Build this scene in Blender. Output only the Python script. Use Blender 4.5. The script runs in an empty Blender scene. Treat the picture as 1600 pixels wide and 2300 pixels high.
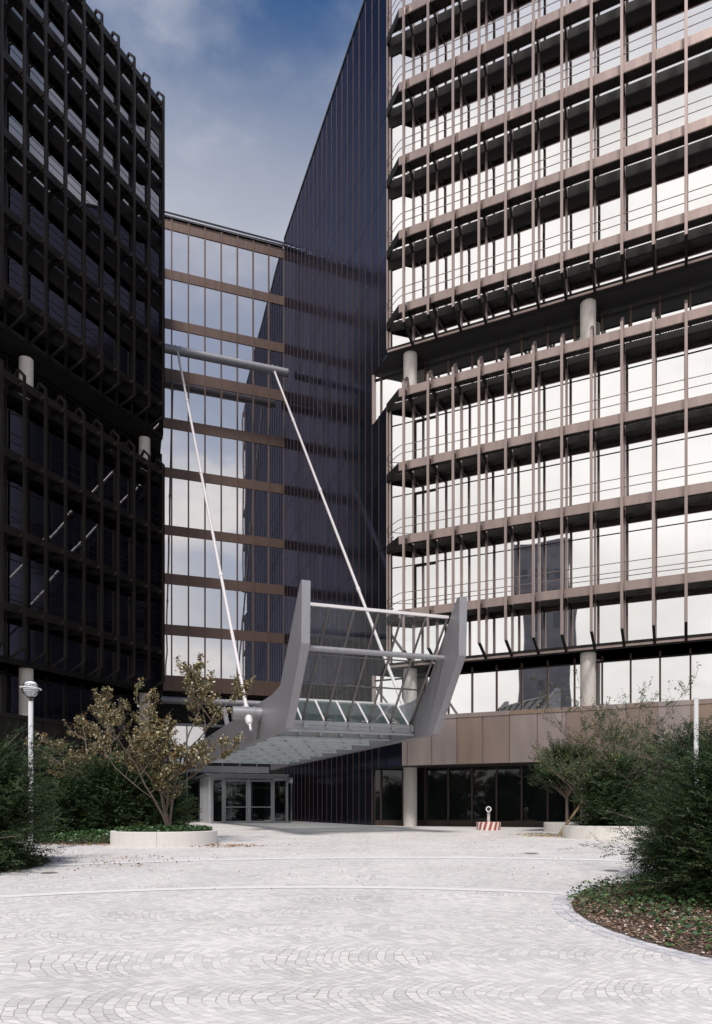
import bpy, bmesh, math, random
import numpy as np
from mathutils import Vector, Matrix
random.seed(7); rng = np.random.default_rng(7)
R = math.radians
scene = bpy.context.scene
COL = scene.collection
# ------------------------------------------------------------------ camera, sky, sun, exposure
EYE = 0.816
cam = bpy.data.objects.new('camera', bpy.data.cameras.new('camera'))
COL.objects.link(cam); scene.camera = cam
cam.location = (0, 0, EYE); cam.rotation_euler = (R(90), 0, 0)
cam.data.sensor_width = 36; cam.data.lens = 36*1600/2300
cam.data.shift_x = 0.0; cam.data.shift_y = (1820-1150)/2300
cam.data.clip_start = 0.05; cam.data.clip_end = 3000

SUN_AZ = Vector((-0.06, -1.0)).normalized(); SUN_EL = R(58)
sd = Vector((SUN_AZ.x*math.cos(SUN_EL), SUN_AZ.y*math.cos(SUN_EL), math.sin(SUN_EL)))
sun = bpy.data.objects.new('sun', bpy.data.lights.new('sun', 'SUN')); COL.objects.link(sun)
sun.data.energy = 3.2; sun.data.angle = R(9); sun.data.color = (1.0, 0.95, 0.9)
sun.rotation_euler = sd.to_track_quat('Z', 'Y').to_euler(); sun.location = (0, 0, 80)

world = bpy.data.worlds.new('World'); scene.world = world; world.use_nodes = True
def build_world():
    nt = world.node_tree; nt.nodes.clear(); N = nt.nodes.new; L = nt.links.new
    out = N('ShaderNodeOutputWorld'); mix = N('ShaderNodeMixShader')
    sky = N('ShaderNodeTexSky'); sky.sky_type = 'NISHITA'; sky.sun_disc = False
    sky.sun_elevation = SUN_EL; sky.sun_rotation = math.atan2(SUN_AZ.x, SUN_AZ.y)
    sky.air_density = 1.0; sky.dust_density = 0.6; sky.ozone_density = 4.0
    b1 = N('ShaderNodeBackground'); b1.inputs[1].default_value = 0.105; sat = N('ShaderNodeHueSaturation'); sat.inputs['Saturation'].default_value = 1.28; L(sky.outputs[0], sat.inputs['Color']); L(sat.outputs[0], b1.inputs[0])
    b2 = N('ShaderNodeBackground'); b2.inputs[0].default_value = (1.0, 0.972, 0.95, 1); b2.inputs[1].default_value = 1.08
    tc = N('ShaderNodeTexCoord')
    sep = N('ShaderNodeSeparateXYZ'); L(tc.outputs['Generated'], sep.inputs[0])
    def math_(op, a, b=None, clamp=False):
        m = N('ShaderNodeMath'); m.operation = op; m.use_clamp = clamp
        for i, v in enumerate((a, b)):
            if v is None: continue
            if isinstance(v, (int, float)): m.inputs[i].default_value = v
            else: L(v, m.inputs[i])
        return m.outputs[0]
    def dot(v):
        d = N('ShaderNodeVectorMath'); d.operation = 'DOT_PRODUCT'; L(tc.outputs['Generated'], d.inputs[0]); d.inputs[1].default_value = v
        return d.outputs['Value']
    def ramp(x, a, b, lo=0.0, hi=1.0):
        m = N('ShaderNodeMapRange'); m.interpolation_type = 'SMOOTHSTEP'; L(x, m.inputs[0])
        m.inputs[1].default_value = a; m.inputs[2].default_value = b; m.inputs[3].default_value = lo; m.inputs[4].default_value = hi
        return m.outputs[0]
    # a bank of bright cloud stands behind and to the left of the photographer, thinning overhead and to the right
    back = ramp(dot((-0.56, -0.82, -0.35)), 0.10, 0.60)
    br = ramp(dot((0.45, -0.88, -0.35)), 0.2, 0.95, 0.0, 0.42)
    cov = math_('MAXIMUM', back, br)
    mp = N('ShaderNodeMapping'); mp.inputs['Scale'].default_value = (1.6, 1.6, 3.2); mp.inputs['Location'].default_value = (3.1, 0.4, 1.2)
    L(tc.outputs['Generated'], mp.inputs[0])
    nz = N('ShaderNodeTexNoise'); nz.inputs['Scale'].default_value = 1.9; nz.inputs['Detail'].default_value = 7; nz.inputs['Roughness'].default_value = 0.55
    L(mp.outputs[0], nz.inputs['Vector'])
    wisp = ramp(nz.outputs[0], 0.44, 0.70, 0.0, 0.75)
    low = ramp(sep.outputs[2], 0.05, 0.85, 1.0, 0.35)
    wisp = math_('MULTIPLY', wisp, low)
    hz = math_('MULTIPLY', ramp(sep.outputs[2], 0.62, 0.77, 0.46, 0.0), ramp(sep.outputs[1], -0.3, 0.3, 0.35, 1.0))
    cs = ramp(nz.outputs[0], 0.3, 0.7, 0.88, 1.20); L(cs, b2.inputs[1])
    fac = math_('ADD', math_('ADD', math_('MULTIPLY', cov, 0.95), wisp), hz, True)
    L(fac, mix.inputs[0]); L(b1.outputs[0], mix.inputs[1]); L(b2.outputs[0], mix.inputs[2]); L(mix.outputs[0], out.inputs[0])
build_world()
scene.view_settings.view_transform = 'Standard'; scene.view_settings.look = 'None'
scene.view_settings.exposure = 0.0; scene.view_settings.gamma = 1.0

# ------------------------------------------------------------------ materials
MATS = {}
def pmat(name, col, rough=0.5, metal=0.0, spec=0.5, var=0.0, vscale=3.0, bump=0.0, bscale=20.0, island=None, wave=0.0, trans=None, objrand=False):
    m = bpy.data.materials.new(name); m.use_nodes = True; nt = m.node_tree
    p = nt.nodes['Principled BSDF']; N = nt.nodes.new; L = nt.links.new
    p.inputs['Base Color'].default_value = (*col, 1); p.inputs['Roughness'].default_value = rough
    p.inputs['Metallic'].default_value = metal; p.inputs['Specular IOR Level'].default_value = spec
    geo = N('ShaderNodeNewGeometry')
    src = None
    if island:
        cr = N('ShaderNodeValToRGB'); oi = N('ShaderNodeObjectInfo'); L(oi.outputs['Random'] if objrand else geo.outputs['Random Per Island'], cr.inputs[0])
        els = cr.color_ramp.elements
        while len(els) < len(island): els.new(0.5)
        for e, (pos, c) in zip(els, island): e.position = pos; e.color = (*c, 1)
        cr.color_ramp.interpolation = 'LINEAR'; src = cr.outputs[0]
    if var > 0:
        nz = N('ShaderNodeTexNoise'); nz.inputs['Scale'].default_value = vscale; nz.inputs['Detail'].default_value = 6
        if name in ('bronze', 'bronze_panel', 'canopy_grey', 'link_bronze', 'planter', 'concrete'):
            mpg = N('ShaderNodeMapping'); mpg.inputs['Scale'].default_value = (2.6, 2.6, 0.45); L(geo.outputs['Position'], mpg.inputs[0]); L(mpg.outputs[0], nz.inputs['Vector'])
        else: L(geo.outputs['Position'], nz.inputs['Vector'])
        mr = N('ShaderNodeMapRange'); L(nz.outputs[0], mr.inputs[0]); mr.inputs[1].default_value = 0.25; mr.inputs[2].default_value = 0.75
        mr.inputs[3].default_value = 1-var; mr.inputs[4].default_value = 1+var
        mx = N('ShaderNodeVectorMath'); mx.operation = 'SCALE'; L(mr.outputs[0], mx.inputs['Scale'])
        if src: L(src, mx.inputs[0])
        else: mx.inputs[0].default_value = col
        src = mx.outputs[0]
        mr2 = N('ShaderNodeMapRange'); L(nz.outputs[0], mr2.inputs[0]); mr2.inputs[3].default_value = max(rough-0.08, 0.02); mr2.inputs[4].default_value = min(rough+0.08, 1)
        L(mr2.outputs[0], p.inputs['Roughness'])
    if src: L(src, p.inputs['Base Color'])
    if bump > 0 or wave > 0:
        nb = N('ShaderNodeTexNoise'); nb.inputs['Scale'].default_value = bscale; nb.inputs['Detail'].default_value = 4 if bump > 0 else 0
        L(geo.outputs['Position'], nb.inputs['Vector'])
        bp = N('ShaderNodeBump'); bp.inputs['Strength'].default_value = bump if bump > 0 else 1.0
        bp.inputs['Distance'].default_value = 0.01 if bump > 0 else wave
        L(nb.outputs[0], bp.inputs['Height']); L(bp.outputs[0], p.inputs['Normal'])
    MATS[name] = m; return m
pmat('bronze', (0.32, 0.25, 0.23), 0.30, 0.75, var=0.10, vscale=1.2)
pmat('shaded_bronze', (0.022, 0.018, 0.016), 0.4, 0.6, var=0.10, vscale=1.2)  # copy of the bronze, darkened to put the left tower's shade into its colour
pmat('bronze_panel', (0.30, 0.235, 0.20), 0.42, 0.6, var=0.14, vscale=0.7, island=[(0, (0.28, 0.20, 0.14)), (0.3, (0.26, 0.20, 0.175)), (0.7, (0.31, 0.255, 0.24)), (1, (0.34, 0.285, 0.28))], objrand=True)
pmat('link_bronze', (0.112, 0.072, 0.058), 0.45, 0.5, var=0.12, vscale=1.5)
pmat('frame_brown', (0.055, 0.037, 0.031), 0.5, 0.3)
pmat('dark_metal', (0.013, 0.011, 0.010), 0.6, 0.0, 0.2)
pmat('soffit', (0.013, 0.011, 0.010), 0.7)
pmat('grating', (0.055, 0.045, 0.04), 0.6, 0.4)
pmat('link_glass', (0.60, 0.59, 0.60), 0.02, 1.0, wave=0.004, bscale=0.6)
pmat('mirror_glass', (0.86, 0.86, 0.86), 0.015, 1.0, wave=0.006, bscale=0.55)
pmat('dark_glass', (0.008, 0.010, 0.010), 0.03, 0.0, 0.6, wave=0.004, bscale=0.6)
def navy():
    m = bpy.data.materials.new('navy_panel'); m.use_nodes = True; nt = m.node_tree; nt.nodes.clear(); N = nt.nodes.new; L = nt.links.new
    o = N('ShaderNodeOutputMaterial'); d = N('ShaderNodeBsdfDiffuse'); d.inputs[0].default_value = (0.007, 0.008, 0.012, 1)
    g = N('ShaderNodeBsdfGlossy'); g.inputs['Roughness'].default_value = 0.17; g.inputs[0].default_value = (0.066, 0.072, 0.110, 1)
    geo = N('ShaderNodeNewGeometry'); cr = N('ShaderNodeMapRange'); L(geo.outputs['Random Per Island'], cr.inputs[0]); cr.inputs[3].default_value = 0.11; cr.inputs[4].default_value = 0.21
    L(cr.outputs[0], g.inputs['Roughness'])
    a = N('ShaderNodeAddShader'); L(d.outputs[0], a.inputs[0]); L(g.outputs[0], a.inputs[1]); L(a.outputs[0], o.inputs[0]); MATS['navy_panel'] = m
navy()
pmat('concrete', (0.56, 0.52, 0.48), 0.85, var=0.12, vscale=8, bump=0.6, bscale=60)
pmat('planter', (0.66, 0.63, 0.59), 0.85, var=0.06, vscale=5, bump=0.3, bscale=50)
pmat('canopy_grey', (0.30, 0.295, 0.315), 0.42, 0.35, var=0.09, vscale=3, bump=0.12, bscale=90)
pmat('bar_grey', (0.17, 0.155, 0.15), 0.45, 0.3)
pmat('canopy_beam', (0.40, 0.41, 0.43), 0.45, 0.1, var=0.08, vscale=4)
pmat('rod_white', (0.72, 0.68, 0.68), 0.35, 0.1)
pmat('frame_grey', (0.25, 0.255, 0.28), 0.4, 0.5)
pmat('steel', (0.6, 0.6, 0.62), 0.25, 1.0)
pmat('tube_grey', (0.25, 0.25, 0.275), 0.5, 0.3, var=0.1)
pmat('white_paint', (0.78, 0.78, 0.80), 0.35, 0.0)
pmat('brown_paint', (0.10, 0.07, 0.06), 0.5)
pmat('bark', (0.16, 0.12, 0.095), 0.9, var=0.3, vscale=14, bump=1.0, bscale=40)
pmat('twig', (0.11, 0.085, 0.065), 0.9)
pmat('timber', (0.42, 0.29, 0.15), 0.8, var=0.2, vscale=12)
pmat('soil', (0.10, 0.07, 0.05), 0.95, var=0.4, vscale=10, bump=1.0, bscale=30)
pmat('stone_tower', (0.15, 0.145, 0.165), 0.9, var=0.25, vscale=0.8)
pmat('dark_recess', (0.09, 0.095, 0.11), 0.9)
pmat('yew', (0.03, 0.06, 0.02), 0.6, 0, 0.35, island=[(0, (0.010, 0.024, 0.012)), (0.5, (0.022, 0.050, 0.018)), (0.85, (0.05, 0.085, 0.022)), (1, (0.10, 0.12, 0.03))])
pmat('ivy', (0.04, 0.09, 0.03), 0.4, 0, 0.5, island=[(0, (0.018, 0.05, 0.02)), (0.6, (0.04, 0.10, 0.03)), (1, (0.12, 0.18, 0.06))])
pmat('olive_leaf', (0.2, 0.17, 0.08), 0.4, 0, 0.5, island=[(0, (0.03, 0.045, 0.02)), (0.38, (0.10, 0.105, 0.04)), (0.62, (0.22, 0.125, 0.05)), (0.84, (0.32, 0.25, 0.12)), (1, (0.58, 0.53, 0.36))])  # lightest leaf tones stand in for sun sparkle on the leaves
pmat('small_leaf', (0.05, 0.08, 0.03), 0.5, 0, 0.4, island=[(0, (0.02, 0.045, 0.018)), (0.7, (0.05, 0.08, 0.03)), (0.92, (0.09, 0.12, 0.04)), (1, (0.5, 0.42, 0.10))])
pmat('litter', (0.3, 0.16, 0.07), 0.8, island=[(0, (0.14, 0.07, 0.035)), (0.6, (0.30, 0.15, 0.06)), (1, (0.45, 0.30, 0.12))])
pmat('mulch', (0.2, 0.12, 0.08), 0.9, island=[(0, (0.11, 0.06, 0.04)), (0.55, (0.27, 0.16, 0.10)), (0.85, (0.46, 0.34, 0.27)), (1, (0.72, 0.64, 0.56))])
pmat('yellow_litter', (0.45, 0.36, 0.1), 0.8, island=[(0, (0.25, 0.15, 0.06)), (1, (0.5, 0.42, 0.16))])
pmat('iron', (0.22, 0.19, 0.17), 0.6, 0.3)
pmat('kerb_stone', (0.5, 0.5, 0.53), 0.85, bump=0.6, bscale=40, island=[(0, (0.46, 0.46, 0.49)), (1, (0.70, 0.68, 0.68))])

def glass_mat(name, tint, refl=1.45, rough=0.02, body=0.0):
    m = bpy.data.materials.new(name); m.use_nodes = True; nt = m.node_tree; nt.nodes.clear(); N = nt.nodes.new; L = nt.links.new
    o = N('ShaderNodeOutputMaterial'); t = N('ShaderNodeBsdfTransparent'); t.inputs[0].default_value = (*tint, 1)
    g = N('ShaderNodeBsdfGlossy'); g.inputs['Roughness'].default_value = rough; g.inputs[0].default_value = (0.9, 0.95, 0.95, 1)
    f = N('ShaderNodeFresnel'); f.inputs[0].default_value = refl
    mx = N('ShaderNodeMixShader'); L(f.outputs[0], mx.inputs[0]); L(t.outputs[0], mx.inputs[1]); L(g.outputs[0], mx.inputs[2]); last = mx
    if body > 0:
        d = N('ShaderNodeBsdfDiffuse'); d.inputs[0].default_value = (0.50, 0.58, 0.58, 1)
        m2 = N('ShaderNodeMixShader'); m2.inputs[0].default_value = body; L(mx.outputs[0], m2.inputs[1]); L(d.outputs[0], m2.inputs[2]); last = m2
    L(last.outputs[0], o.inputs[0]); MATS[name] = m; return m
pmat('tower_glass', (0.27, 0.265, 0.28), 0.02, 1.0, wave=0.004, bscale=0.6)  # mirror glass toned down so the tower's windows look shaded too
glass_mat('clear_glass', (0.95, 0.965, 0.965), 1.35)
glass_mat('roof_glass', (0.76, 0.785, 0.79), 1.45, 0.03, 0.04)
glass_mat('door_glass', (0.75, 0.79, 0.79), 1.5)
glass_mat('globe_glass', (0.985, 0.99, 0.99), 1.22)

def stripe_mat():
    m = bpy.data.materials.new('warning_stripes'); m.use_nodes = True; nt = m.node_tree; N = nt.nodes.new; L = nt.links.new
    p = nt.nodes['Principled BSDF']; p.inputs['Roughness'].default_value = 0.6
    tc = N('ShaderNodeTexCoord'); s = N('ShaderNodeSeparateXYZ'); L(tc.outputs['Object'], s.inputs[0])
    a = N('ShaderNodeMath'); a.operation = 'ARCTAN2'; L(s.outputs[1], a.inputs[0]); L(s.outputs[0], a.inputs[1])
    b = N('ShaderNodeMath'); b.operation = 'MULTIPLY_ADD'; L(a.outputs[0], b.inputs[0]); b.inputs[1].default_value = 14/(2*math.pi)
    zz = N('ShaderNodeMath'); zz.operation = 'MULTIPLY'; L(s.outputs[2], zz.inputs[0]); zz.inputs[1].default_value = -1.2; L(zz.outputs[0], b.inputs[2])
    fr = N('ShaderNodeMath'); fr.operation = 'FRACT'; L(b.outputs[0], fr.inputs[0])
    gt = N('ShaderNodeMath'); gt.operation = 'GREATER_THAN'; L(fr.outputs[0], gt.inputs[0]); gt.inputs[1].default_value = 0.5
    mx = N('ShaderNodeMix'); mx.data_type = 'RGBA'; L(gt.outputs[0], mx.inputs[0]); mx.inputs[6].default_value = (0.36, 0.07, 0.045, 1); mx.inputs[7].default_value = (0.72, 0.68, 0.64, 1)
    L(mx.outputs[2], p.inputs['Base Color']); MATS['stripes'] = m
stripe_mat()

def cobble_mat():
    m = bpy.data.materials.new('granite_setts'); m.use_nodes = True; nt = m.node_tree; N = nt.nodes.new; L = nt.links.new
    p = nt.nodes['Principled BSDF']; p.inputs['Roughness'].default_value = 0.75; p.inputs['Specular IOR Level'].default_value = 0.35
    geo = N('ShaderNodeNewGeometry'); sp = N('ShaderNodeSeparateXYZ')
    nz = N('ShaderNodeTexNoise'); nz.inputs['Scale'].default_value = 3.2; nz.inputs['Detail'].default_value = 3; L(geo.outputs['Position'], nz.inputs['Vector'])
    sub = N('ShaderNodeVectorMath'); sub.operation = 'SUBTRACT'; L(nz.outputs['Color'], sub.inputs[0]); sub.inputs[1].default_value = (0.5, 0.5, 0.5)
    sc = N('ShaderNodeVectorMath'); sc.operation = 'SCALE'; L(sub.outputs[0], sc.inputs[0]); sc.inputs['Scale'].default_value = 0.11
    ad = N('ShaderNodeVectorMath'); L(geo.outputs['Position'], ad.inputs[0]); L(sc.outputs[0], ad.inputs[1]); 
    nw = N('ShaderNodeTexNoise'); nw.inputs['Scale'].default_value = 0.45; nw.inputs['Detail'].default_value = 2; L(geo.outputs['Position'], nw.inputs['Vector'])
    sw = N('ShaderNodeVectorMath'); sw.operation = 'SUBTRACT'; L(nw.outputs['Color'], sw.inputs[0]); sw.inputs[1].default_value = (0.5, 0.5, 0.5)
    sw2 = N('ShaderNodeVectorMath'); sw2.operation = 'SCALE'; L(sw.outputs[0], sw2.inputs[0]); sw2.inputs['Scale'].default_value = 0.9
    nf = N('ShaderNodeTexNoise'); nf.inputs['Scale'].default_value = 13.0; nf.inputs['Detail'].default_value = 2; L(geo.outputs['Position'], nf.inputs['Vector'])
    sf_ = N('ShaderNodeVectorMath'); sf_.operation = 'SUBTRACT'; L(nf.outputs['Color'], sf_.inputs[0]); sf_.inputs[1].default_value = (0.5, 0.5, 0.5)
    sf2 = N('ShaderNodeVectorMath'); sf2.operation = 'SCALE'; L(sf_.outputs[0], sf2.inputs[0]); sf2.inputs['Scale'].default_value = 0.026
    ad2 = N('ShaderNodeVectorMath'); L(ad.outputs[0], ad2.inputs[0]); L(sw2.outputs[0], ad2.inputs[1])
    ad3 = N('ShaderNodeVectorMath'); L(ad2.outputs[0], ad3.inputs[0]); L(sf2.outputs[0], ad3.inputs[1]); L(ad3.outputs[0], sp.inputs[0])
    def mth(op, *a):
        q = N('ShaderNodeMath'); q.operation = op
        for i, v in enumerate(a):
            if isinstance(v, (int, float)): q.inputs[i].default_value = v
            else: L(v, q.inputs[i])
        return q.outputs[0]
    # scalloped rows: strips run along X, the arcs bulge towards -X
    W = 1.36
    q = mth('DIVIDE', mth('ADD', sp.outputs[1], 0.45), W)
    f = mth('SUBTRACT', mth('FRACT', q), 0.5)                # -0.5..0.5 across the strip
    sag = mth('SUBTRACT', mth('SQRT', mth('SUBTRACT', 0.56, mth('MULTIPLY', f, f))), 0.748)
    xx = mth('MULTIPLY', sag, W*1.55)
    u = mth('ADD', sp.outputs[0], xx)
    ang = mth('MULTIPLY', mth('ARCSINE', mth('DIVIDE', f, 0.8)), W*0.86)
    cb = N('ShaderNodeCombineXYZ'); L(ang, cb.inputs[0]); L(u, cb.inputs[1])
    br = N('ShaderNodeTexBrick'); L(cb.outputs[0], br.inputs['Vector'])
    br.inputs['Scale'].default_value = 1.0; br.inputs['Brick Width'].default_value = 0.106; br.inputs['Row Height'].default_value = 0.098
    br.inputs['Mortar Size'].default_value = 0.0050; br.inputs['Mortar Smooth'].default_value = 0.55; br.inputs['Bias'].default_value = 0.0
    br.inputs['Color1'].default_value = (0.55, 0.53, 0.52, 1); br.inputs['Color2'].default_value = (0.745, 0.71, 0.68, 1); br.inputs['Mortar'].default_value = (0.37, 0.325, 0.30, 1)
    n2 = N('ShaderNodeTexNoise'); n2.inputs['Scale'].default_value = 38; n2.inputs['Detail'].default_value = 5; L(geo.outputs['Position'], n2.inputs['Vector'])
    n3 = N('ShaderNodeTexNoise'); n3.inputs['Scale'].default_value = 0.5; n3.inputs['Detail'].default_value = 5; L(geo.outputs['Position'], n3.inputs['Vector'])
    n4 = N('ShaderNodeTexNoise'); n4.inputs['Scale'].default_value = 0.8; n4.inputs['Detail'].default_value = 2; L(geo.outputs['Position'], n4.inputs['Vector'])
    v2 = mth('ADD', mth('MULTIPLY', n2.outputs[0], 0.30), 0.85); v3 = mth('ADD', mth('MULTIPLY', n3.outputs[0], 0.42), 0.80)
    s1 = N('ShaderNodeVectorMath'); s1.operation = 'SCALE'; L(mth('MULTIPLY', v2, v3), s1.inputs['Scale'])
    # joints filled with bright sand in worn patches
    mr = N('ShaderNodeMapRange'); mr.interpolation_type = 'SMOOTHSTEP'; L(n4.outputs[0], mr.inputs[0]); mr.inputs[1].default_value = 0.38; mr.inputs[2].default_value = 0.56
    fl = N('ShaderNodeMix'); fl.data_type = 'RGBA'; L(mth('MULTIPLY', mth('MULTIPLY', mr.outputs[0], br.outputs['Fac']), 0.8), fl.inputs[0]); L(br.outputs['Color'], fl.inputs[6]); fl.inputs[7].default_value = (0.62, 0.58, 0.57, 1)
    L(fl.outputs[2], s1.inputs[0]); L(s1.outputs[0], p.inputs['Base Color'])
    bp = N('ShaderNodeBump'); bp.inputs['Strength'].default_value = 0.55; bp.inputs['Distance'].default_value = 0.012
    h = mth('ADD', mth('SUBTRACT', 1.0, br.outputs['Fac']), mth('MULTIPLY', n2.outputs[0], 0.35))
    L(h, bp.inputs['Height']); L(bp.outputs[0], p.inputs['Normal']); MATS['cobble'] = m
cobble_mat()
pmat('pale_band', (0.72, 0.70, 0.69), 0.85, var=0.06, vscale=6, bump=0.4, bscale=40)

# ------------------------------------------------------------------ mesh helpers
class MB:
    def __init__(s): s.v = []; s.f = []; s.sm = []
    def add(s, vs, fs, smooth=False):
        o = len(s.v); s.v += [tuple(v) for v in vs]; s.f += [tuple(i+o for i in f) for f in fs]; s.sm += [smooth]*len(fs); return s
    def prism(s, poly, z0, z1):      # poly: list of (x,y)
        n = len(poly)
        area = sum(poly[i][0]*poly[(i+1) % n][1]-poly[(i+1) % n][0]*poly[i][1] for i in range(n))
        if area < 0: poly = poly[::-1]
        vs = [(x, y, z0) for x, y in poly]+[(x, y, z1) for x, y in poly]
        fs = [tuple(range(n-1, -1, -1)), tuple(range(n, 2*n))]+[(i, (i+1) % n, n+(i+1) % n, n+i) for i in range(n)]
        return s.add(vs, fs)
    def hull8(s, a, b):              # two quads (4 pts each) joined
        return s.add(list(a)+list(b), [(3, 2, 1, 0), (4, 5, 6, 7), (0, 1, 5, 4), (1, 2, 6, 5), (2, 3, 7, 6), (3, 0, 4, 7)])
    def bar(s, p, q, w, h=None, up=Vector((0, 0, 1))):
        h = h or w; p = Vector(p); q = Vector(q); d = (q-p).normalized()
        if abs(d.dot(up)) > 0.98: up = Vector((0.36, 0.93, 0))
        x = d.cross(up).normalized()*(w/2); y = x.cross(d).normalized()*(h/2)
        return s.hull8([p-x-y, p+x-y, p+x+y, p-x+y], [q-x-y, q+x-y, q+x+y, q-x+y])
    def tube(s, pts, rad, n=10, cap=True, smooth=True):
        pts = [Vector(p) for p in pts]; rings = []
        if not hasattr(rad, '__len__'): rad = [rad]*len(pts)
        prev = None
        for i, p in enumerate(pts):
            d = (pts[min(i+1, len(pts)-1)]-pts[max(i-1, 0)]).normalized()
            if prev is None:
                a = Vector((0, 0, 1)) if abs(d.z) < 0.9 else Vector((1, 0, 0)); x = d.cross(a).normalized()
            else: x = (prev-d*prev.dot(d)).normalized()
            prev = x; y = d.cross(x)
            rings.append([p+(x*math.cos(2*math.pi*k/n)+y*math.sin(2*math.pi*k/n))*rad[i] for k in range(n)])
        vs = [v for r in rings for v in r]
        fs = [(i*n+k, i*n+(k+1) % n, (i+1)*n+(k+1) % n, (i+1)*n+k) for i in range(len(pts)-1) for k in range(n)]
        s.add(vs, fs, smooth)
        if cap: s.add(rings[0], [tuple(range(n-1, -1, -1))]); s.add(rings[-1], [tuple(range(n))])
        return s
    def lathe(s, prof, c=(0, 0, 0), n=32, smooth=True):
        vs = [(c[0]+r*math.cos(2*math.pi*k/n), c[1]+r*math.sin(2*math.pi*k/n), c[2]+z) for r, z in prof for k in range(n)]
        fs = [(i*n+k, i*n+(k+1) % n, (i+1)*n+(k+1) % n, (i+1)*n+k) for i in range(len(prof)-1) for k in range(n)]
        return s.add(vs, fs, smooth)
    def build(s, name, mat, parent=None, loc=None):
        me = bpy.data.meshes.new(name); base = Vector(loc) if loc is not None else Vector((0, 0, 0))
        off = (parent.matrix_basis.translation if parent is not None else Vector((0, 0, 0))) if loc is None else base
        P = WPOS.get(parent.name, Vector((0, 0, 0))) if parent is not None else Vector((0, 0, 0))
        if loc is None: base = P
        me.from_pydata([tuple(Vector(v)-base) for v in s.v], [], s.f); me.update()
        if any(s.sm): me.polygons.foreach_set('use_smooth', s.sm)
        ms = mat if isinstance(mat, (list, tuple)) else [mat]
        for q in ms: me.materials.append(MATS[q])
        o = bpy.data.objects.new(name, me); COL.objects.link(o); o.parent = parent; o.location = base-P; WPOS[o.name] = base
        return o
WPOS = {}
def tag(o, label=None, cat=None, group=None, kind=None):
    if label: o['label'] = label
    if cat: o['category'] = cat
    if group: o['group'] = group
    if kind: o['kind'] = kind
    return o
def thing(name, loc, label, cat, group=None):
    o = bpy.data.objects.new(name, None); COL.objects.link(o); o.location = loc; o.empty_display_size = 0.2
    WPOS[o.name] = Vector(loc); return tag(o, label, cat, group)
def gz(x, y): return min(0.0, -0.80+0.0235*max(y, -6.0))
def npmesh(name, verts, quads, mat, parent=None, smooth=False):
    me = bpy.data.meshes.new(name); P = WPOS.get(parent.name) if parent is not None else Vector((0, 0, 0))
    v = (np.asarray(verts, dtype=np.float32)-np.array(P, dtype=np.float32)).reshape(-1, 3); q = np.asarray(quads, dtype=np.int32).reshape(-1, 4)
    me.vertices.add(len(v)); me.vertices.foreach_set('co', v.ravel())
    me.loops.add(q.size); me.loops.foreach_set('vertex_index', q.ravel())
    me.polygons.add(len(q)); me.polygons.foreach_set('loop_start', np.arange(0, q.size, 4, dtype=np.int32)); me.polygons.foreach_set('loop_total', np.full(len(q), 4, dtype=np.int32))
    me.update(calc_edges=True); me.validate(); me.materials.append(MATS[mat])
    o = bpy.data.objects.new(name, me); COL.objects.link(o); o.parent = parent; WPOS[o.name] = P; return o

# ------------------------------------------------------------------ ground
def ground():
    xs = [-900, -300, -120, -60, -30, -15, 0, 15, 30, 60, 120, 300, 900]; ys = [-900, -300, -100, -40, -20, -6, 0, 5, 10, 15, 20, 25, 30, 34.04, 40, 60, 120, 300, 1500]
    mb = MB(); n = len(xs)
    mb.add([(x, y, gz(x, y)) for y in ys for x in xs], [(j*n+i, j*n+i+1, (j+1)*n+i+1, (j+1)*n+i) for j in range(len(ys)-1) for i in range(n-1)])
    tag(mb.build('ground', 'cobble'), 'pale granite sett paving of the forecourt laid in scalloped arcs', kind='structure')
def arc_band(cx, cy, r0, r1, a0, a1, h=0.006, n=90):
    mb = MB(); vs = []
    for k in range(n+1):
        a = R(a0+(a1-a0)*k/n)
        for r in (r0, r1):
            x, y = cx+r*math.sin(a), cy+r*math.cos(a); vs.append((x, y, gz(x, y)+h))
    mb.add(vs, [(2*k, 2*k+1, 2*k+3, 2*k+2) for k in range(n)])
    return mb
ground()
tag(arc_band(-0.7, 1.6, 10.55, 10.85, -62, 28.5).build('paving_band', 'pale_band'), 'smooth pale stone arc in the paving nearer the camera', kind='structure')
tag(arc_band(1.2, 0.4, 17.35, 17.75, -70, 42).build('paving_band', 'pale_band'), 'smooth pale stone arc in the paving further from the camera', kind='structure')

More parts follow.
